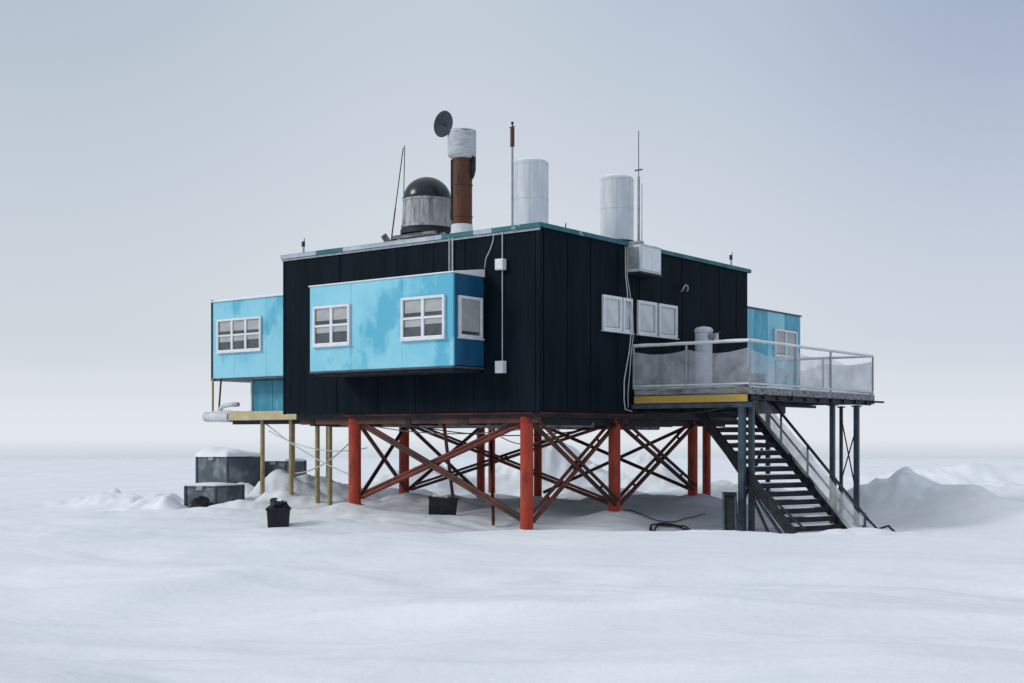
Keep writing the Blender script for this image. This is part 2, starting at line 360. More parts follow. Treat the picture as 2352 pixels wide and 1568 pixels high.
# stilts
for i, (u, v, r) in enumerate(STILTS):
    z0 = gl(-u, v) - .5
    g = G(); g.tube((-u, v, z0), (-u, v, 2.82 if v < 12 else 3.2), r, 'red', n=28)
    g.tube((-u, v, 2.7), (-u, v, 2.74), r + .03, 'red', n=28)
    g.make("stilt", ST)
def brace(a, b, za, zb, m='brace', off=0, r=.05, dbl=True):
    p0 = Vector((-a[0], a[1], za)); p1 = Vector((-b[0], b[1], zb)); d = (p1 - p0)
    s = Vector((d.y, -d.x, 0)).normalized()
    q0 = p0 + d * .03 + s * off; q1 = p1 - d * .03 + s * off
    g = G(); g.tube(q0, q1, r, m, n=10)
    if dbl:
        up = Vector((0, 0, .13)); g.tube(q0 + s * .1 + up, q1 + s * .1 + up, r * .8, m, n=8)
        for t in (.2, .5, .8): g.tube((q0.lerp(q1, t)), q0.lerp(q1, t) + s * .1 + up, r * .6, m, n=6)
    g.make("brace", ST)
S_ = [(u, v) for u, v, r in STILTS]
A_, B_, C_, D_, E_, F_, G_, H_, I_ = S_
def xb(a, b, m1='brace', m2='brace', zt=2.72, off=.1, dbl=True, r=.06):
    ga, gb = gl(-a[0], a[1]) + .1, gl(-b[0], b[1]) + .1
    brace(a, b, zt, gb, m1, off, r, dbl); brace(b, a, zt, ga, m2, -off, r, dbl)
xb(A_, B_, 'redbrace', 'brace'); xb(A_, C_); xb(C_, D_); xb(B_, E_, dbl=False)
xb(C_, E_, 'brace', 'redbrace', dbl=True, r=.05); xb(D_, F_, dbl=False, r=.055); xb(E_, G_, dbl=False)
brace((3.6, .6), (6.5, 4.39), 2.7, gl(-6.5, 4.39) + .1, 'brace', 0, .05, False); brace((4.9, 4.2), (2.0, .7), 2.7, gl(-2, .7) + .05, 'brace', 0, .045, False)

# bay
bx0, bx1, by0, bz0, bz1 = -6.77, -1.741, -1.185, 4.06, 6.33
g = G()
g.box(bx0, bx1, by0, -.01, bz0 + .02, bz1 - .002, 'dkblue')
xsn = [bx0, bx0 + 1.55, bx0 + 3.35, bx1 - .02]
for a, c in zip(xsn[:-1], xsn[1:]): g.box(a + .003, c - .003, by0 - .03, by0 - .001, bz0, bz1, 'ltblue')
vs = [(bx0 - .03, by0 - .06, bz1), (bx1 + .04, by0 - .06, bz1), (bx1 + .04, -.015, bz1), (bx0 - .03, -.015, bz1),
      (bx0 - .03, by0 - .06, bz1 + .035), (bx1 + .04, by0 - .06, bz1 + .035), (bx1 + .04, -.015, bz1 + .2), (bx0 - .03, -.015, bz1 + .2)]
g.add(vs, [(3, 2, 1, 0), (4, 5, 6, 7), (0, 1, 5, 4), (1, 2, 6, 5), (2, 3, 7, 6), (3, 0, 4, 7)], 'whitepaint')
g.box(bx1 - .018, bx1 + .02, by0 - .045, by0 + .02, bz0, bz1 - .004, 'ltblue')
g.box(bx0 - .02, bx1 + .02, by0 - .04, -.02, bz0 - .05, bz0 - .002, 'steel')
g.box(bx0 + .1, bx1 - .1, by0 + .1, -.02, bz0 - .12, bz0 - .052, 'dark')
bay = g.make("bay", ST, bevel=.005, label="projecting light blue bay with dark blue side")

def window(kind, a0, a1, z0, z1, off, cols, rows, parent=ST, blind=.7, fw=.07, mw=.045, bm='blind'):
    def bx(g, a, b, za, zb, o0, o1, m):
        if kind == 'Y': g.box(a, b, off - o1, off - o0, za, zb, m)
        else: g.box(off + o0, off + o1, a, b, za, zb, m)
    a0, a1 = min(a0, a1), max(a0, a1)
    g = G()
    bx(g, a0, a0 + fw, z0, z1, .0, .07, 'whitepaint'); bx(g, a1 - fw, a1, z0, z1, .0, .07, 'whitepaint')
    bx(g, a0 + fw, a1 - fw, z1 - fw, z1, .0, .07, 'whitepaint'); bx(g, a0 + fw, a1 - fw, z0, z0 + fw, .0, .07, 'whitepaint')
    bx(g, a0 - .03, a1 + .03, z0 - .035, z0 - .003, 0, .1, 'whitepaint')
    w = (a1 - a0 - 2 * fw) / cols; h = (z1 - z0 - 2 * fw) / rows
    for i in range(1, cols):
        bx(g, a0 + fw + w * i - mw, a0 + fw + w * i + mw, z0 + fw, z1 - fw, .0, .06, 'whitepaint')
    for j in range(1, rows):
        for i in range(cols):
            bx(g, a0 + fw + w * i + (mw if i else 0), a0 + fw + w * (i + 1) - (mw if i < cols - 1 else 0), z0 + fw + h * j - .03, z0 + fw + h * j + .03, .0, .055, 'whitepaint')
    fr = g.make("window", parent, bevel=.006)
    g = G(); bx(g, a0 + fw * .5, a1 - fw * .5, z0 + fw * .5, z1 - fw * .5, .002, .016, 'glass'); g.make("glass", fr)
    g = G()
    for i in range(cols):
        for j in range(rows):
            b0 = z0 + fw + h * j; bl = blind if j == rows - 1 else blind * random.uniform(.5, .75)
            xa = a0 + fw + w * i + .03; xc = a0 + fw + w * (i + 1) - .03
            bx(g, xa, xc, b0 + h * (1 - bl), b0 + h - .005, .017, .021, bm)
    g.make("blind", fr)
    return fr
window('Y', -6.6, -5.23, 4.73, 5.79, by0 - .03, 2, 2)
window('Y', -3.41, -1.965, 4.75, 5.81, by0 - .03, 2, 2)
window('X', -1.03, -.13, 4.77, 5.79, bx1, 1, 1, blind=.9)
for a0, a1 in ((2.71, 3.60), (3.66, 4.12), (4.42, 5.38), (5.5, 6.5)):
    window('X', a0, a1, 5.1, 6.02, 0, 1, 1, blind=.97, bm='blindw', fw=.085)

# left annex
g = G(); g.box(-14.15, -9.17, 1.53, 4.6, 4.2, 6.6, 'midblue')
for a, c in ((-14.18, -13.1), (-13.1, -11.6), (-11.6, -10.2), (-10.2, -9.2)): g.box(a + .003, c - .003, 1.5, 1.529, 4.18, 6.62, 'ltblue')
g.box(-14.22, -14.16, 1.47, 1.53, 4.1, 6.7, 'dark'); g.box(-14.25, -9.18, 1.45, 4.65, 6.622, 6.67, 'whitepaint'); g.box(-14.2, -9.18, 1.5, 4.6, 4.1, 4.178, 'steel')
an = g.make("annex", ST, bevel=.005, label="light blue weathered annex with snow on its roof")
g = G(); g.cap(-14.2, -9.2, 1.5, 4.6, 6.67, .2, seed=5, step=.1, edge=1.6); g.make("annex_snow", an)
window('Y', -13.9, -11.8, 5.0, 6.05, 1.5, 3, 2)
g = G(); g.box(-13.0, -9.2, 2.23, 4.2, 3.08, 4.098, 'dkblue')
for a, c, m in ((-13.03, -12.1, 'midblue'), (-12.1, -11.15, 'midblue'), (-11.15, -9.2, 'ltblue')): g.box(a + .01, c - .01, 2.2, 2.229, 3.07, 4.098, m)
g.box(-13.1, -13.04, 2.15, 2.25, 3.06, 4.098, 'whitepaint')
g.make("annex", ST, bevel=.005, label="small bright blue cabin below the light blue annex")
g = G(); g.box(-14.3, -9.3, 1.3, 5.0, 2.86, 3.05, 'wood'); g.box(-9.3, -7.9, 1.3, 2.4, 2.72, 2.82, 'wood')
g.box(-13.1, -9.2, 1.24, 1.3, 2.83, 3.1, 'yellow'); g.box(-9.2, -7.95, 1.24, 1.3, 2.76, 2.97, 'yellow')
g.box(-13.2, -8.0, 1.5, 1.7, 2.7, 2.82, 'dark')
g.tube((-14.3, 1.35, 2.95), (-13.12, 1.35, 2.93), .16, 'tank', n=18); g.tube((-14.32, 1.35, 2.95), (-14.3, 4.9, 2.95), .16, 'tank', n=18)
pf = g.make("platform", ST, bevel=.01, label="yellow edged service platform below the annex")
g = G(); g.cap(-14.3, -13.1, 1.25, 5, 3.05, .12, seed=2, edge=.3); g.make("platform_snow", pf)
for u, v in ((11.78, 1.5), (10.48, 1.5), (9.55, 1.7), (8.81, 1.5), (12.2, 4.7), (13.9, 4.7)):
    g = G(); g.tube((-u, v, gl(-u, v) - .4), (-u, v, 2.9), .07, 'post', n=12); g.make("post", ST)
g = G(); g.tube((-14.1, 1.45, 3.0), (-14.1, 1.45, 4.18), .035, 'post'); g.make("strut", ST)
g = G(); g.tube((-14.0, 1.6, 3.0), (-13.75, 1.5, 4.18), .03, 'rust'); g.make("strut", ST)
g = G(); g.path([(-13.95, 1.6, 3.1), (-13.9, 1.6, 3.22), (-13.75, 1.62, 3.3), (-13.5, 1.65, 3.33), (-13.15, 1.7, 3.34)], .07, 'tank', n=10); g.make("duct", ST)

# right annex
g = G(); g.box(-5, -.53, 11.06, 15.8, 3.35, 6.42, 'dkblue')
for a, c, m in ((11.1, 12.35, 'ltblue'), (12.35, 13.3, 'midblue'), (13.3, 14.6, 'ltblue'), (14.6, 15.82, 'midblue')):
    g.box(-.53, -.5, a + .01, c - .01, 3.35, 6.44, m)
g.box(-5.05, -.46, 11.06, 15.86, 6.442, 6.49, 'steel')
g.box(-4, -.9, 11.1, 15.5, 3.1, 3.34, 'dark')
an2 = g.make("annex", ST, bevel=.006, label="blue panelled annex behind the access deck")
window('X', 13.75, 15.45, 5.0, 5.9, -.5, 2, 1, blind=.95, bm='blind')

def ubox(name, x0, x1, y0, y1, z0, z1, m, label=None, bevel=.012):
    g = G(); g.box(x0, x1, y0, y1, z0, z1, m)
    if y1 - y0 < .2: g.box(x0 + .02, x1 - .02, y0 - .012, y0 - .001, z0 + .02, z1 - .02, m)
    return g.make(name, ST, bevel=bevel, label=label)
ubox("junction_box", -1.27, -1.02, -.16, -.013, 6.46, 6.73, 'whitepaint')
ubox("junction_box", -1.27, -1.02, -.16, -.013, 3.9, 4.2, 'whitepaint')
g = G(); g.tube((-1.12, -.05, 6.73), (-1.12, -.05, 7.4), .013, 'wire', n=8); g.make("conduit", ST)
g = G(); g.tube((-1.12, -.05, 4.2), (-1.12, -.05, 6.46), .013, 'wire', n=8); g.make("conduit", ST)
g = G(); g.tube((-2.85, -.04, 6.45), (-2.85, -.04, 7.42), .03, 'grey', n=8); g.make("conduit", ST)
g = G(); g.tube((-2.75, -.04, 6.45), (-2.75, -.04, 7.42), .02, 'wire', n=8); g.make("conduit", ST)
def sag(p0, p1, s, n=16, wob=0):
    p0, p1 = Vector(p0), Vector(p1)
    return [p0.lerp(p1, i / n) + Vector((0, 0, -s * 4 * (i / n) * (1 - i / n))) + Vector((wob * math.sin(i * 1.7), wob * math.cos(i * 2.3), 0)) for i in range(n + 1)]
def cable(pts, r, m, parent=ST, fr=F): g = G(); g.path(pts, r, m); return g.make("cable", parent, fr=fr)
cable([(-1.40, -.03, 7.4), (-1.42, -.05, 7.2), (-1.5, -.06, 7.0), (-1.63, -.06, 6.8), (-1.68, -.06, 6.55)], .012, 'wire')
g = G(); g.box(.01, .42, 3.93, 5.0, 6.72, 7.46, 'tank'); g.box(.421, .44, 4.0, 4.93, 6.78, 7.4, 'whitepaint'); g.box(.0, .46, 3.9, 5.03, 6.66, 6.715, 'dark')
g.box(.05, .38, 3.915, 3.929, 6.8, 7.38, 'grey')
g.box(-.3, .43, 3.9, 4.1, 7.461, 7.53, 'grey')
hu = g.make("air_handling_unit", ST, bevel=.012, label="grey and white ventilation box hung below the roof edge")
g = G(); g.cap(.0, .43, 4.15, 5.02, 7.46, .09, seed=4, edge=.2); g.make("unit_snow", hu)
cable([(.03, 3.8, 7.4), (.04, 3.8, 6.6), (.06, 3.83, 6.3), (.05, 3.9, 5.9), (.12, 3.98, 5.3), (.08, 3.92, 4.6), (.07, 3.8, 4.2), (.09, 3.65, 3.8), (.08, 3.66, 3.3), (.06, 3.75, 3.05), (.05, 4.1, 3.0)], .016, 'wire')
cable([(.03, 3.88, 7.4), (.04, 3.88, 6.6), (.06, 4.0, 6.1), (.1, 4.06, 5.6), (.12, 4.05, 5.0), (.08, 4.0, 4.5), (.07, 3.95, 4.0), (.08, 3.85, 3.5), (.06, 3.9, 3.1)], .012, 'wire')
g = G(); g.path([(.02, 6.75, 6.45), (.08, 6.75, 6.5), (.1, 6.8, 6.6), (.1, 6.9, 6.66), (.1, 7.0, 6.62), (.1, 7.01, 6.53), (.1, 6.94, 6.49)], .024, 'grey', n=10); g.make("vent_pipe", ST)
for (x, y) in ((-8.7, .35), (-.25, 10.3)):
    g = G(); g.tube((x, y, 7.5), (x, y, 7.8), .03, 'grey'); g.box(x - .05, x + .03, y - .03, y + .03, 7.78, 7.93, 'dark'); g.tube((x + .03, y, 7.8), (x + .03, y, 8.02), .012, 'dark')
    g.make("roof_vent", ST)
cs = [((-7.8, 2.5, 2.6), (-1.5, 2.2, 2.6), .2), ((-5.6, 1.2, 2.7), (-.9, 4.2, 2.6), .3), ((-3, 1.5, 2.7), (-3.5, 6, 2.7), .6)]
for i, (a, c, s) in enumerate(cs): cable(sag(a, c, s), .016, 'dwire' if i % 2 else 'wire')
cable(sag((-11.8, 1.6, 2.75), (-6.9, .6, 1.2), .15), .02, 'wire'); cable(sag((-7.1, .8, 2.3), (-10.5, 1.6, 1.2), .25), .02, 'yellow'); cable(sag((-11.6, 1.6, 2.5), (-7.0, 1.2, 2.0), .3), .015, 'wire')

# ------------------------------------------------------------------ roof equipment
RZ = 7.535
def tank(x, y, r, zt, dark, lab):
    T = root("storage_tank", (x, y, RZ), lab, "tank", group="white cylindrical tanks on the roof")
    g = G(); zb = RZ + (.28 if dark else .08)
    g.cyl(x, y, [(r, zb), (r, zt - .05), (r - .04, zt - .005), (r * .5, zt + .03), (.001, zt + .05)], 'tank', 48)
    for z in (zb + .02, zb + (zt - zb) * .5, zt - .09): g.cyl(x, y, [(r, z - .012), (r + .012, z - .008), (r + .012, z + .008), (r, z + .012)], 'tank', 48)
    a = rad(-60); g.obox((x + (r + .002) * math.cos(a), y + (r + .002) * math.sin(a), zb), (x + (r + .002) * math.cos(a), y + (r + .002) * math.sin(a), zt - .06), .03, .012, 'tank', up=(math.cos(a), math.sin(a), 0))
    g.make("shell", T)
    g = G(); g.cyl(x, y, [(r + .03, RZ - .03), (r + .03, zb - .002), (.01, zb - .002)], 'dark' if dark else 'grey', 40)
    g.box(x - r - .08, x + r + .08, y - .08, y + .08, RZ - .02, RZ + .1, 'dark'); g.make("base_ring", T)
    g = G(); g.lathe([(r - .02, zt - .02), (r * .8, zt + .03), (r * .4, zt + .06), (.001, zt + .07)], Matrix.Translation((x, y, 0)), 'snowcap', 32); g.make("snow_cover", T)
tank(-2.0, 2.3, .475, 9.66, False, "white metal tank with flat lid standing on the station roof")
tank(-1.2, 5.29, .47, 9.62, True, "white metal tank on a dark base ring on the station roof")
cx, cy = -3.5, 1.23
CH = root("chimney", (cx, cy, RZ), "rust brown chimney with wide iced grey cap on the roof", "chimney")
g = G(); g.cyl(cx, cy, [(.275, 7.9), (.275, 9.84)], 'rust', 36)
for z in (8.2, 9.05, 9.7): g.cyl(cx, cy, [(.275, z - .02), (.29, z - .018), (.29, z + .018), (.275, z + .02)], 'rust', 36)
g.make("flue", CH)
g = G()
pr = [(.2, 9.7), (.34, 9.8), (.375, 9.84)]
z = 9.84
while z < 10.44: pr += [(.385, z + .015), (.375, z + .04)]; z += .05
pr += [(.385, 10.46), (.385, 10.5), (.34, 10.51), (.33, 10.4), (.001, 10.38)]
g.lathe(pr, Matrix.Translation((cx, cy, 0)), 'cap', 40); g.make("chimney_cap", CH)
g = G(); g.lathe([(.44, RZ - .03), (.40, 7.62), (.30, 7.8), (.285, 7.98), (.27, 8.0)], Matrix.Translation((cx, cy, 0)), 'tank', 36); g.make("base_collar", CH)
g = G(); ex, ey = cx + .2, cy + .1
g.path([(ex, ey, 9.2), (ex + .1, ey - .02, 9.3), (ex + .14, ey - .02, 9.45), (ex + .14, ey - .02, 9.78)], .06, 'dark', n=10)
g.make("side_pipe", CH)
g = G(); g.tube((cx - .15, cy - .26, 8.1), (cx - .15, cy - .26, 9.7), .02, 'dark'); g.make("side_pipe", CH)
dn = (F.to_3x3().inverted() @ Vector((-.66, -.74, .02))).normalized()
dx, dy, dz = cx - .36, cy - .35, 10.68
q = dn.to_track_quat('Z', 'Y').to_matrix().to_4x4(); mxd = Matrix.Translation((dx, dy, dz)) @ q
DS = root("satellite_dish", (cx - .2, cy - .15, 10.45), "small slate grey round dish mounted beside the chimney cap", "satellite dish")
g = G(); pr = [(.001, -.06)] + [(r, -.06 + .07 * (r / .35) ** 2) for r in (.08, .16, .24, .3, .35)] + [(.355, .005)] + [(r, -.085 + .07 * (r / .36) ** 2) for r in (.34, .2, .1, .001)]
g.lathe(pr, mxd, 'dish', 36); g.make("reflector", DS)
g = G(); c0 = Vector((dx, dy, dz)); g.tube(c0 - dn * .05, Vector((cx - .25, cy - .15, 10.4)), .03, 'dark'); g.tube(c0 - dn * .05, c0 + dn * .16, .008, 'dark'); g.tube(c0 + dn * .14, c0 + dn * .18, .014, 'dish'); g.make("mounting_arm", DS)
rx, ry = -5.0, 1.52
RD = root("radome", (rx, ry, RZ), "glossy black dome on a weathered grey drum on the roof", "radome")
g = G(); g.lathe([(.67 * math.cos(t), 8.86 + .64 * math.sin(t)) for t in [i * math.pi / 2 / 20 for i in range(20)]] + [(.001, 9.5)], Matrix.Translation((rx, ry, 0)), 'dome', 64)
g.cyl(rx, ry, [(.675, 8.86), (.685, 8.87), (.685, 8.92), (.67, 8.93)], 'dome', 48)
g.make("dome", RD)
g = G(); g.cyl(rx, ry, [(.69, 8.08), (.655, 8.80), (.68, 8.82), (.68, 8.87), (.64, 8.875)], 'drum', 48)
g.cyl(rx, ry, [(.70, 8.06), (.72, 8.08), (.72, 8.14), (.69, 8.16)], 'drum', 48)
for i in range(16):
    a = i * math.pi / 8; g.obox((rx + .69 * math.cos(a), ry + .69 * math.sin(a), 8.1), (rx + .658 * math.cos(a), ry + .658 * math.sin(a), 8.8), .02, .02, 'drum', up=(math.cos(a), math.sin(a), 0))
g.make("drum", RD)
g = G(); g.cyl(rx, ry, [(.74, 7.9), (.74, 8.03), (.1, 8.04)], 'dark', 32)
for i in range(4): g.box(rx - .8, rx + .8, ry - .6 + i * .38, ry - .5 + i * .38, 7.78, 7.88, 'wood')
for sx in (-.72, .62): g.box(rx + sx, rx + sx + .1, ry - .7, ry + .7, RZ - .02, 7.77, 'dark')
g.box(rx - .85, rx + .85, ry - .74, ry - .66, 7.62, 7.72, 'rust')
g.tube((rx - .9, ry - .6, 7.7), (rx - .95, ry - .75, 7.9), .09, 'drum'); g.make("base_frame", RD)
def mast(p, segs, lab, extra=()):
    T = root("antenna", p, lab, "antenna", group="thin antennas on the roof")
    g = G()
    for a, b, r, m in segs: g.tube(a, b, r, m, n=8)
    g.make("mast", T)
    for nm, e in extra:
        g = G(); e(g); g.make(nm, T)
x, y = -1.4, .72
mast((x, y, RZ), [((x, y, 7.5), (x, y, 9.7), .03, 'grey'), ((x, y, 9.7), (x, y, 10.18), .055, 'rust'), ((x, y, 10.18), (x, y, 10.3), .02, 'dark')], "grey roof mast with thicker rust red upper section",
     [("crossbar", lambda g: g.tube((x - .09, y, 10.2), (x + .09, y, 10.2), .012, 'dark')), ("finial", lambda g: g.tube((x, y, 10.28), (x, y, 10.33), .035, 'dark')), ("foot_plate", lambda g: g.box(x - .1, x + .1, y - .1, y + .1, 7.5, 7.56, 'grey'))])
x1_, y1_ = -.3, 5.0
mast((x1_, y1_, RZ), [((x1_, y1_, 7.4), (x1_, y1_, 9.5), .035, 'grey'), ((x1_ + .1, y1_, 7.4), (x1_ + .1, y1_, 9.3), .018, 'wire'), ((x1_, y1_, 9.5), (x1_, y1_, 10.75), .011, 'dark')], "slim grey whip antenna fixed by the roof edge",
     [("crossbar", lambda g: g.tube((x1_ - .12, y1_, 9.68), (x1_ + .12, y1_, 9.68), .018, 'dark'))])
mast((-5.9, 1.4, RZ), [((-5.9, 1.5, 7.5), (-5.82, 1.5, 10.5), .012, 'dark')], "thin black whip antenna beside the radome")
mast((-6.1, 1.3, RZ), [((-6.1, 1.2, 7.55), (-5.9, 1.2, 8.7), .02, 'redbrace'), ((-5.9, 1.2, 8.7), (-5.6, 1.2, 10.35), .014, 'dark')], "leaning red and black rod antenna beside the radome")
mast((-1.6, 3.0, RZ), [((-1.35, 3.0, 7.5), (-1.35, 3.0, 8.05), .015, 'dark')], "short black antenna stub beside a roof tank")

# ------------------------------------------------------------------ access deck
DK = root("access_deck", (1.8, 8, 0), "raised entrance deck with netted railings, yellow edge board and steel posts", "deck")
g = G()
for i in range(24):
    yy = 4.2 + i * .336
    g.box(.05, 3.47, yy, yy + .32, 3.52, 3.6, 'wood')
g.make("deck_floor", DK, bevel=.006)
g = G()
g.box(.1, 3.48, 4.15, 4.2, 3.42, 3.6, 'wood'); g.box(.1, 3.44, 4.12, 4.19, 3.21, 3.40, 'ochre'); g.box(-.1, 3.5, 4.16, 4.3, 3.07, 3.19, 'steel')
g.box(3.48, 3.54, 4.15, 12.27, 3.40, 3.58, 'wood'); g.box(3.40, 3.475, 4.3, 12.2, 3.26, 3.39, 'dark'); g.box(.05, 3.54, 12.25, 12.3, 3.3, 3.58, 'wood')
for i in range(9): g.box(.1, 3.55, 4.9 + i * .85, 4.98 + i * .85, 3.28, 3.42, 'dark')
g.box(1.6, 1.7, 4.3, 12.2, 3.2, 3.28, 'dark'); g.box(.1, .2, 4.3, 12.2, 3.2, 3.28, 'dark')
g.tube((3.45, 12.2, 3.38), (3.75, 12.5, 3.36), .03, 'dark')
g.make("deck_frame", DK, bevel=.006)
def railing(p0, p1, posts, seed):
    p0, p1 = Vector(p0), Vector(p1); g = G(); d = (p1 - p0).normalized()
    up = Vector((0, 0, 1))
    g.tube(p0 + up * 1.15, p1 + up * 1.15, .035, 'tank', n=10); g.tube(p0 + up * .07, p1 + up * .07, .03, 'tank', n=10)
    for t in posts: q = p0.lerp(p1, t); g.tube(q, q + up * 1.15, .03, 'grey', n=10)
    g.make("railing", DK)
    g = G(); Ln = (p1 - p0).length; n = int(Ln / .06); nn = Vector((d.y, -d.x, 0)); k = 12; vs = []
    ps = sorted(set([0] + posts + [1]))
    for i in range(n + 1):
        s = Ln * i / n; t = i / n
        j0 = max([a for a in range(len(ps) - 1) if ps[a] <= t + 1e-6]); tt = (t - ps[j0]) / (ps[j0 + 1] - ps[j0])
        tp = 1.0 - (.15 + .08 * math.sin(seed * 3 + j0 * 2.1)) * (4 * tt * (1 - tt)) + .012 * mnoise.noise(Vector((s * 1.5, seed, 3)))
        for j in range(k):
            z = .07 + (tp - .07) * j / (k - 1)
            vs.append(p0 + d * s + up * z - nn * (.05 + .045 * mnoise.noise(Vector((s * 2.2, z * 2.4, seed)))))
    g.add(vs, [(i * k + j, (i + 1) * k + j, (i + 1) * k + j + 1, i * k + j + 1) for i in range(n) for j in range(k - 1)], 'net', True)
    g.make("netting", DK)
    g = G(); vs = []
    for i in range(n + 1):
        s = Ln * i / n; h = .03 + .07 * max(-.4, mnoise.noise(Vector((s * .8, seed + 9, 0))))
        for a, z in ((-.03, -.02), (-.02, h * .4), (.03, h * .95), (.1, h), (.2, h * .55), (.34, .0)):
            vs.append(p0 + d * s + up * z + (-nn) * (a + .03))
    g.add(vs, [(i * 6 + j, (i + 1) * 6 + j, (i + 1) * 6 + j + 1, i * 6 + j + 1) for i in range(n) for j in range(5)], 'snowcap', True)
    g.make("railing_snow", DK)
    g = G(); vs = []
    for i in range(n + 1):
        s = Ln * i / n; h = .014 + .02 * mnoise.noise(Vector((s * 1.5, seed, 4)))
        for a, z in ((-.034, 0), (-.024, h + .022), (0, h + .036), (.024, h + .022), (.034, 0)): vs.append(p0 + d * s + up * (1.15 + z) + nn * a)
    g.add(vs, [(i * 5 + j, (i + 1) * 5 + j, (i + 1) * 5 + j + 1, i * 5 + j + 1) for i in range(n) for j in range(4)], 'snowcap', True)
    g.make("railing_snow", DK)
railing((.05, 4.18, 3.6), (3.5, 4.18, 3.6), [0, .47, 1], 1.3)
railing((3.5, 4.18, 3.6), (3.5, 12.25, 3.6), [.33, .615, 1], 5.1)
railing((3.5, 12.25, 3.6), (.3, 12.25, 3.6), [.5, 1], 8.1)
for x, y, r in ((3.25, 4.25, .08), (3.4, 4.47, .065), (3.4, 9.5, .065), (3.42, 11.2, .07), (2.6, 12.0, .045), (.35, 11.6, .06)):
    z0 = gl(x, y) - .4; g = G(); g.box(x - r, x + r, y - r, y + r, z0, 3.25, 'steel'); g.box(x - r - .05, x + r + .05, y - r - .05, y + r + .05, 3.2, 3.24, 'steel'); g.make("post", DK, bevel=.006)
g = G(); g.tube((3.4, 9.5, .2), (3.42, 11.2, 2.6), .02, 'dark'); g.make("strut", DK)
g = G(); g.tube((3.42, 11.2, .6), (2.6, 12, 2.9), .02, 'dark'); g.make("strut", DK)
g = G(); g.path(sag((3.0, 4.1, 3.1), (.4, 4.25, 3.0), .12), .02, 'dwire'); g.make("cable", DK)
vx, vy = .95, 6.4
VT = root("ventilation_stack", (vx, vy, 3.6), "pale grey vent stack with short side spout on the deck", "vent")
g = G(); g.cyl(vx, vy, [(.24, 3.6), (.24, 5.2), (.26, 5.22), (.26, 5.3), (.2, 5.36), (.001, 5.4)], 'tank', 28); g.make("shaft", VT)
g = G(); g.tube((vx + .2, vy - .05, 5.1), (vx + .45, vy - .05, 5.1), .09, 'grey', n=14); g.tube((vx + .42, vy - .05, 4.9), (vx + .42, vy - .05, 5.18), .07, 'tank', n=14); g.box(vx + .36, vx + .52, vy - .14, vy + .04, 5.18, 5.22, 'dark'); g.make("side_spout", VT)
g = G(); g.box(1.9, 2.5, 6.6, 7.1, 3.6, 4.0, 'crate'); g.box(1.87, 2.53, 6.57, 7.13, 4.0, 4.05, 'steel'); g.box(2.1, 2.3, 6.55, 6.6, 3.75, 3.8, 'grey')
top(g.make("equipment_box", None, bevel=.01), "dark grey lidded equipment box standing on the deck", "box")

# ------------------------------------------------------------------ staircase
SF = frame(6.9, 30.5, 0, (.862, .507))
SC = root("staircase", (.8, 0, -.1), "dark steel staircase with frosted netted handrail descending to snow", "staircase", fr=SF)
slope = 3.2 / 3.8; SW = 1.85
def sz(y): return -.15 + y * slope
ns = 19
for i in range(ns):
    y = -.2 + i * .242; z = sz(y)
    g = G(); g.box(.03, SW - .03, y - .02, y + .27, z - .045, z + .025, 'dark'); g.box(.03, SW - .03, y - .045, y - .021, z - .10, z + .027, 'dark')
    a = .2 + .8 * random.random(); g.cap(a, SW - .1 - .5 * random.random() * (a < .6), y + .06, y + .24, z + .026, .03, seed=i, edge=.08, over=0, drop=0)
    g.make("step", SC, fr=SF, bevel=.004)
for x in (0, SW):
    g = G(); ye = -.45 if x == 0 else -.8
    g.obox((x, ye, sz(ye) - .02), (x, 4.4, sz(4.4) - .02), .06, .28, 'dark')
    g.make("stringer", SC, fr=SF, bevel=.006)
def sg(x, y):
    p = SF @ Vector((x, y, 0)); return gz(p.x, p.y)
g = G(); x = SW + .03; ya, yb = 4.0, -.5
e1, e2 = (x + .45, -1.0), (x + .75, -1.15)
g.tube((x, ya, sz(ya) + .95), (x, yb, sz(yb) + .85), .038, 'dark'); g.path([(x, yb, sz(yb) + .85), (x + .12, yb - .2, sz(yb) + .62), (x + .3, -.88, sg(x + .3, -.88) + .3), (*e1, sg(*e1) + .09), (*e2, sg(*e2) + .03)], .034, 'dark')
g.tube((x, ya, sz(ya) + .5), (x, yb, sz(yb) + .45), .03, 'steel')
for yp in (3.6, 2.6, 1.6, .6, -.4): g.tube((x, yp, sz(yp)), (x, yp, sz(yp) + .93), .03, 'steel')
e3 = (x + .35, -.9); g.tube((x, .0, sz(.0) + .3), (*e3, sg(*e3) + .02), .045, 'dark')
g.make("handrail", SC, fr=SF)
g = G(); x = -.02; g.tube((x, 2.2, sz(2.2) - .1), (x, -.3, sz(-.3) + .5), .03, 'dark'); g.tube((x, 2.0, sz(2) - .1), (x, .9, -.2), .04, 'dark'); g.make("strut", SC, fr=SF)
g = G(); vs = []; n = 80; k = 10
for i in range(n + 1):
    y = 4.1 - 4.5 * i / n
    tp = .80 + .08 * mnoise.noise(Vector((y * .9, 2, 0)))
    for j in range(k):
        h = .1 + (tp - .1) * j / (k - 1); vs.append((SW - .04 + .06 * mnoise.noise(Vector((y * 1.8, h * 2.5, 7))), y, sz(y) + h))
g.add(vs, [(i * k + j, (i + 1) * k + j, (i + 1) * k + j + 1, i * k + j + 1) for i in range(n) for j in range(k - 1)], 'net', True); g.make("netting", SC, fr=SF)
for a, c in (((-.02, .4, -.2), (-.02, 2.6, 1.9)), ((.2, 2.6, -.2), (1.3, 2.7, 2.0))):
    g = G(); g.tube(a, c, .04, 'dark'); g.make("strut", SC, fr=SF)

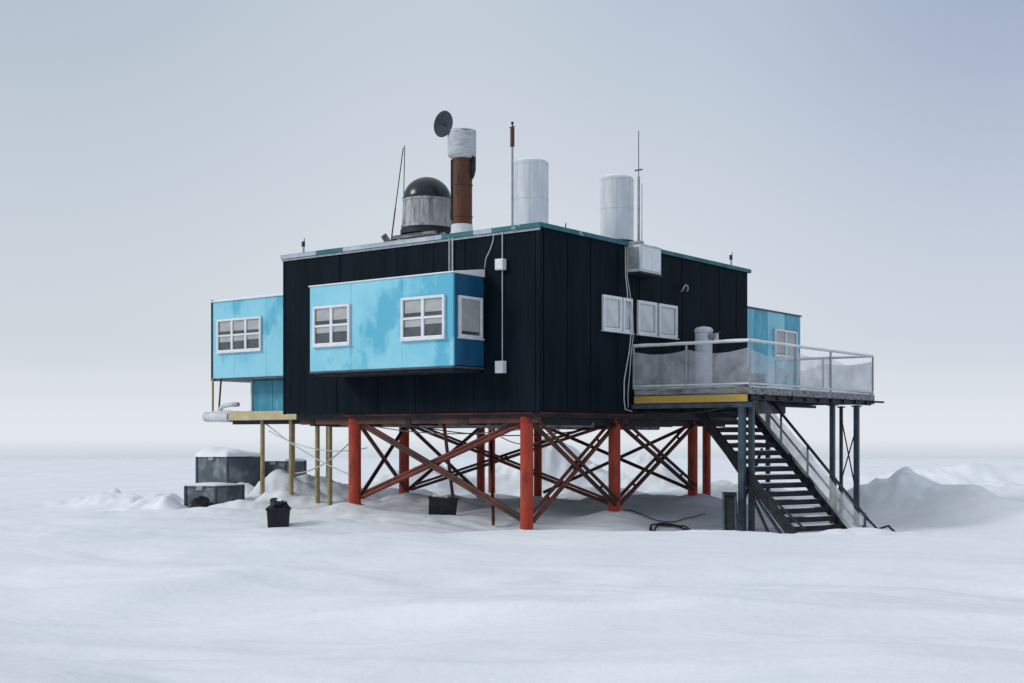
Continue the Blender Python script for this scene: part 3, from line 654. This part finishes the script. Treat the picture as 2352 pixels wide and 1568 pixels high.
# ------------------------------------------------------------------ loose things
def crate(x, y, ang, w, d, h, z0, lab, name="storage_crate", snow=.12, peak=0):
    fr = frame(x, y, 0, (math.cos(ang), math.sin(ang)))
    T = root(name, (0, 0, z0), lab, "crate", fr=fr, group="dark storage crates half buried in snow")
    g = G(); g.box(-w / 2, w / 2, -d / 2, d / 2, z0 - .3, z0 + h, 'crate')
    for sx in (-1, 1):
        for sy in (-1, 1): g.box(sx * w / 2 - .04, sx * w / 2 + .04, sy * d / 2 - .04, sy * d / 2 + .04, z0 - .3, z0 + h + .01, 'steel')
    nrib = max(2, int(w / .6))
    for i in range(1, nrib):
        xx = -w / 2 + w * i / nrib; g.box(xx - .02, xx + .02, -d / 2 - .012, d / 2 + .012, z0, z0 + h - .08, 'crate')
    nrib = max(2, int(d / .6))
    for i in range(1, nrib):
        yy = -d / 2 + d * i / nrib; g.box(-w / 2 - .012, w / 2 + .012, yy - .02, yy + .02, z0, z0 + h - .08, 'crate')
    g.make("body", T, fr=fr, bevel=.012)
    g = G(); g.box(-w / 2 - .04, w / 2 + .04, -d / 2 - .04, d / 2 + .04, z0 + h + .012, z0 + h + .05, 'steel'); g.make("lid", T, fr=fr, bevel=.012)
    g = G(); g.box(-.12, .12, -d / 2 - .07, -d / 2 - .04, z0 + h - .1, z0 + h + .02, 'grey'); g.make("latch", T, fr=fr)
    g = G(); g.cap(-w / 2 - .03, w / 2 + .03, -d / 2 - .03, d / 2 + .03, z0 + h + .05, snow, seed=x, edge=min(w, d) * (.5 if peak else .3), step=.06); g.make("snow_cover", T, fr=fr)
crate(-9.12, 38.6, rad(-26), 1.15, 1.3, .80, .0, "low slate grey crate with lid beside snow rubble", snow=.09)
crate(-9.9, 44.0, rad(-32), 1.45, 1.6, 1.22, .38, "taller slate grey crate with peaked snow on its lid", snow=.42, peak=1)
crate(-8.2, 45.2, rad(-22), 1.0, 1.3, 1.0, .42, "narrow dark crate with thin snow on its lid", snow=.12)

def lump(g, c, r, m, seed, sq=(1, 1, .7), n=14):
    vs = []
    for j in range(n + 1):
        for i in range(2 * n):
            th = math.pi * j / n; ph = math.pi * i / n
            p = Vector((math.sin(th) * math.cos(ph), math.sin(th) * math.sin(ph), math.cos(th)))
            q = r * (1 + .55 * mnoise.noise(p * 1.8 + Vector((seed, 0, 0))) + .3 * mnoise.noise(p * 4.5 + Vector((0, seed, 0))))
            vs.append(Vector(c) + Vector((p.x * q * sq[0], p.y * q * sq[1], p.z * q * sq[2])))
    g.add(vs, [(j * 2 * n + i, (j + 1) * 2 * n + i, (j + 1) * 2 * n + (i + 1) % (2 * n), j * 2 * n + (i + 1) % (2 * n)) for j in range(n) for i in range(2 * n)], m, False)
bx_, by_ = -9.3, 37.45
g = G(); lump(g, (bx_, by_, gz(bx_, by_) + .14), .3, 'bin', 3, (1.1, .6, .8)); lump(g, (bx_ + .25, by_ - .02, gz(bx_, by_) + .09), .2, 'dark', 5, (1.2, .6, .7))
top(g.make("tarpaulin_bundle", None, fr=W), "crumpled dark tarpaulin bundle in snow against a crate", "tarpaulin")

def bin_(x, y, w, d, h, ang, lab, z0, tilt=0, heap=True, t=.84):
    fr = frame(x, y, z0, (math.cos(ang), math.sin(ang))) @ Matrix.Rotation(tilt, 4, 'Y')
    T = root("waste_bin", (0, 0, 0), lab, "bin", fr=fr, group="black bins standing in snow")
    g = G()
    vs = [(sx * w / 2 * k, sy * d / 2 * k, z) for z, k in ((-.12, t), (h, 1)) for sx, sy in ((-1, -1), (1, -1), (1, 1), (-1, 1))]
    g.add(vs, [(3, 2, 1, 0), (0, 1, 5, 4), (1, 2, 6, 5), (2, 3, 7, 6), (3, 0, 4, 7)], 'bin')
    vs = [(sx * w / 2 * k, sy * d / 2 * k, z) for z, k in ((h - .004, .94), (h * .3, .82)) for sx, sy in ((-1, -1), (1, -1), (1, 1), (-1, 1))]
    g.add(vs, [(4, 5, 6, 7), (4, 5, 1, 0), (5, 6, 2, 1), (6, 7, 3, 2), (7, 4, 0, 3)], 'bin')
    g.make("body", T, fr=fr, bevel=.02)
    g = G()
    for s in (-1, 1):
        g.box(-w / 2 - .02, w / 2 + .02, s * d / 2 - .02, s * d / 2 + .02, h - .05, h + .015, 'bin'); g.box(s * w / 2 - .02, s * w / 2 + .02, -d / 2 + .021, d / 2 - .021, h - .048, h + .013, 'bin')
    g.make("rim", T, fr=fr, bevel=.012)
    g = G()
    if heap: lump(g, (0, 0, h + .04), .22, 'dark', 9, (1.05, .9, .9)); lump(g, (.08, -.05, h + .2), .09, 'snowcap', 4, (1.2, 1, .5))
    else: lump(g, (-.12, 0, h - .02), .2, 'snowcap', 2, (1.3, .9, .35))
    g.make("contents", T, fr=fr)
bin_(-5.75, 31.0, .56, .5, .56, rad(8), "black bin heaped with dark refuse standing alone on snow", gz(-5.75, 31) - .1)
bin_(-1.95, 35.0, .68, .5, .60, rad(-20), "tilted black tub half filled with snow beneath the station", gz(-1.95, 35) - .08, tilt=rad(5), heap=False, t=.92)
zb_ = gz(5.4, 31.5); fr = frame(5.42, 31.5, zb_, (.95, -.3))
g = G(); vs = [(-.13, 0, -.2), (.24, 0, -.2), (.16, .28, 1.18), (-.2, .28, 1.18)]; vs += [(a, b + .05, c) for a, b, c in vs]
g.add(vs, [(0, 1, 2, 3), (7, 6, 5, 4), (0, 4, 5, 1), (1, 5, 6, 2), (2, 6, 7, 3), (3, 7, 4, 0)], 'dark')
g.obox((-.1, -.02, -.1), (-.16, .25, 1.15), .05, .04, 'steel', up=(0, 1, 0)); g.obox((.2, -.02, -.1), (.13, .25, 1.15), .05, .04, 'steel', up=(0, 1, 0))
g.obox((-.14, .22, 1.12), (.14, .22, 1.12), .05, .05, 'dark')
top(g.make("leaning_board", None, fr=fr, bevel=.01), "dark steel panel leaning upright in snow beside the deck posts", "board")
def gpts(l, up=.05): return [(x, y, gz(x, y) + up) for x, y in l]
pts = []
for i in range(80):
    t = i / 79 * 4 * math.pi * 1.3; r = .75 - .25 * i / 79 + .1 * math.sin(t * 1.7)
    pts.append((4.05 + r * .8 * math.cos(t) + .15 * i / 79, 32.6 + r * 1.9 * math.sin(t)))
g = G(); g.path(gpts(pts), .024, 'dwire'); top(g.make("hose_coil", None, fr=W), "black hose coiled loosely on the snow under the station", "hose")
g = G(); g.path(gpts([(2.9 + .13 * i, 35.4 - 1.3 * math.sin(i / 20 * math.pi) + .02 * i) for i in range(21)]), .016, 'dwire'); top(g.make("ground_cable", None, fr=W), "thin black cable trailing across the snow between stilts", "cable")

# ------------------------------------------------------------------ light, sky, camera
SUN_EL, SUN_AZ = rad(30), rad(256)   # azimuth clockwise from +Y: from the left
sd = Vector((math.sin(SUN_AZ) * math.cos(SUN_EL), math.cos(SUN_AZ) * math.cos(SUN_EL), math.sin(SUN_EL)))
sl = bpy.data.lights.new("sun", 'SUN'); sl.energy = 1.5; sl.angle = rad(14); sl.color = (1, .98, .95)
so = bpy.data.objects.new("sun", sl); col.objects.link(so); so.rotation_euler = (-sd).to_track_quat('-Z', 'Y').to_euler(); so.location = (-20, -20, 30)
w = bpy.data.worlds.new("World"); scene.world = w; w.use_nodes = True
N = w.node_tree.nodes; L = w.node_tree.links; N.clear()
out = N.new("ShaderNodeOutputWorld"); sky = N.new("ShaderNodeTexSky"); sky.sky_type = 'NISHITA'; sky.sun_disc = False
sky.sun_elevation = SUN_EL; sky.sun_rotation = SUN_AZ
b1 = N.new("ShaderNodeBackground"); b1.inputs[1].default_value = .08; L.new(sky.outputs[0], b1.inputs[0])
tc = N.new("ShaderNodeTexCoord"); sp = N.new("ShaderNodeSeparateXYZ"); L.new(tc.outputs["Generated"], sp.inputs[0])
def ramp(stops, src):
    r = N.new("ShaderNodeValToRGB"); e = r.color_ramp.elements
    while len(e) < len(stops): e.new(.5)
    for k, (p, c) in zip(e, stops): k.position = p; k.color = (*c, 1)
    r.color_ramp.interpolation = 'EASE'; L.new(src, r.inputs[0]); return r.outputs[0]
def mapr(src, a, c):
    z = N.new("ShaderNodeMapRange"); z.inputs[1].default_value = a; z.inputs[2].default_value = c; z.interpolation_type = 'SMOOTHSTEP'; L.new(src, z.inputs[0]); return z.outputs[0]
def mixc(f, a, c):
    m = N.new("ShaderNodeMix"); m.data_type = 'RGBA'; L.new(f, m.inputs[0]); L.new(a, m.inputs[6])
    if isinstance(c, tuple): m.inputs[7].default_value = (*c, 1)
    else: L.new(c, m.inputs[7])
    return m.outputs[2]
mx_ = N.new("ShaderNodeMath"); mx_.operation = 'MULTIPLY_ADD'; mx_.inputs[1].default_value = 1; mx_.inputs[2].default_value = .5; L.new(sp.outputs[0], mx_.inputs[0])
hi = ramp([(.0, (.43, .51, .60)), (.14, (.455, .535, .625)), (.45, (.55, .62, .71)), (.62, (.49, .57, .68)), (.86, (.34, .415, .575)), (1, (.33, .40, .56))], mx_.outputs[0])
lo = ramp([(.0, (.61, .67, .74)), (.14, (.65, .705, .765)), (.5, (.73, .77, .82)), (.86, (.64, .695, .78)), (1, (.59, .65, .74))], mx_.outputs[0])
c = mixc(mapr(sp.outputs[2], .04, .40), lo, hi)
c = mixc(mapr(sp.outputs[2], .08, -.004), c, (.79, .835, .885))
c = mixc(mapr(sp.outputs[2], .0, -.020), c, (.60, .67, .74))
c = mixc(mapr(sp.outputs[2], .40, .8), c, (.66, .71, .77))
b2 = N.new("ShaderNodeBackground"); b2.inputs[1].default_value = 1; L.new(c, b2.inputs[0])
ms = N.new("ShaderNodeMixShader"); ms.inputs[0].default_value = .94; L.new(b1.outputs[0], ms.inputs[1]); L.new(b2.outputs[0], ms.inputs[2]); L.new(ms.outputs[0], out.inputs[0])

cam = bpy.data.cameras.new("camera"); co_ = bpy.data.objects.new("camera", cam); col.objects.link(co_)
co_.location = (0, 0, 2.35); co_.rotation_euler = (rad(90), 0, 0)
cam.sensor_width = 36; cam.lens = 36 * 2891 / 2352; cam.shift_y = 216 / 2352; cam.clip_end = 20000; cam.clip_start = .1
scene.camera = co_
scene.view_settings.view_transform = 'Standard'; scene.view_settings.look = 'None'; scene.view_settings.exposure = 0
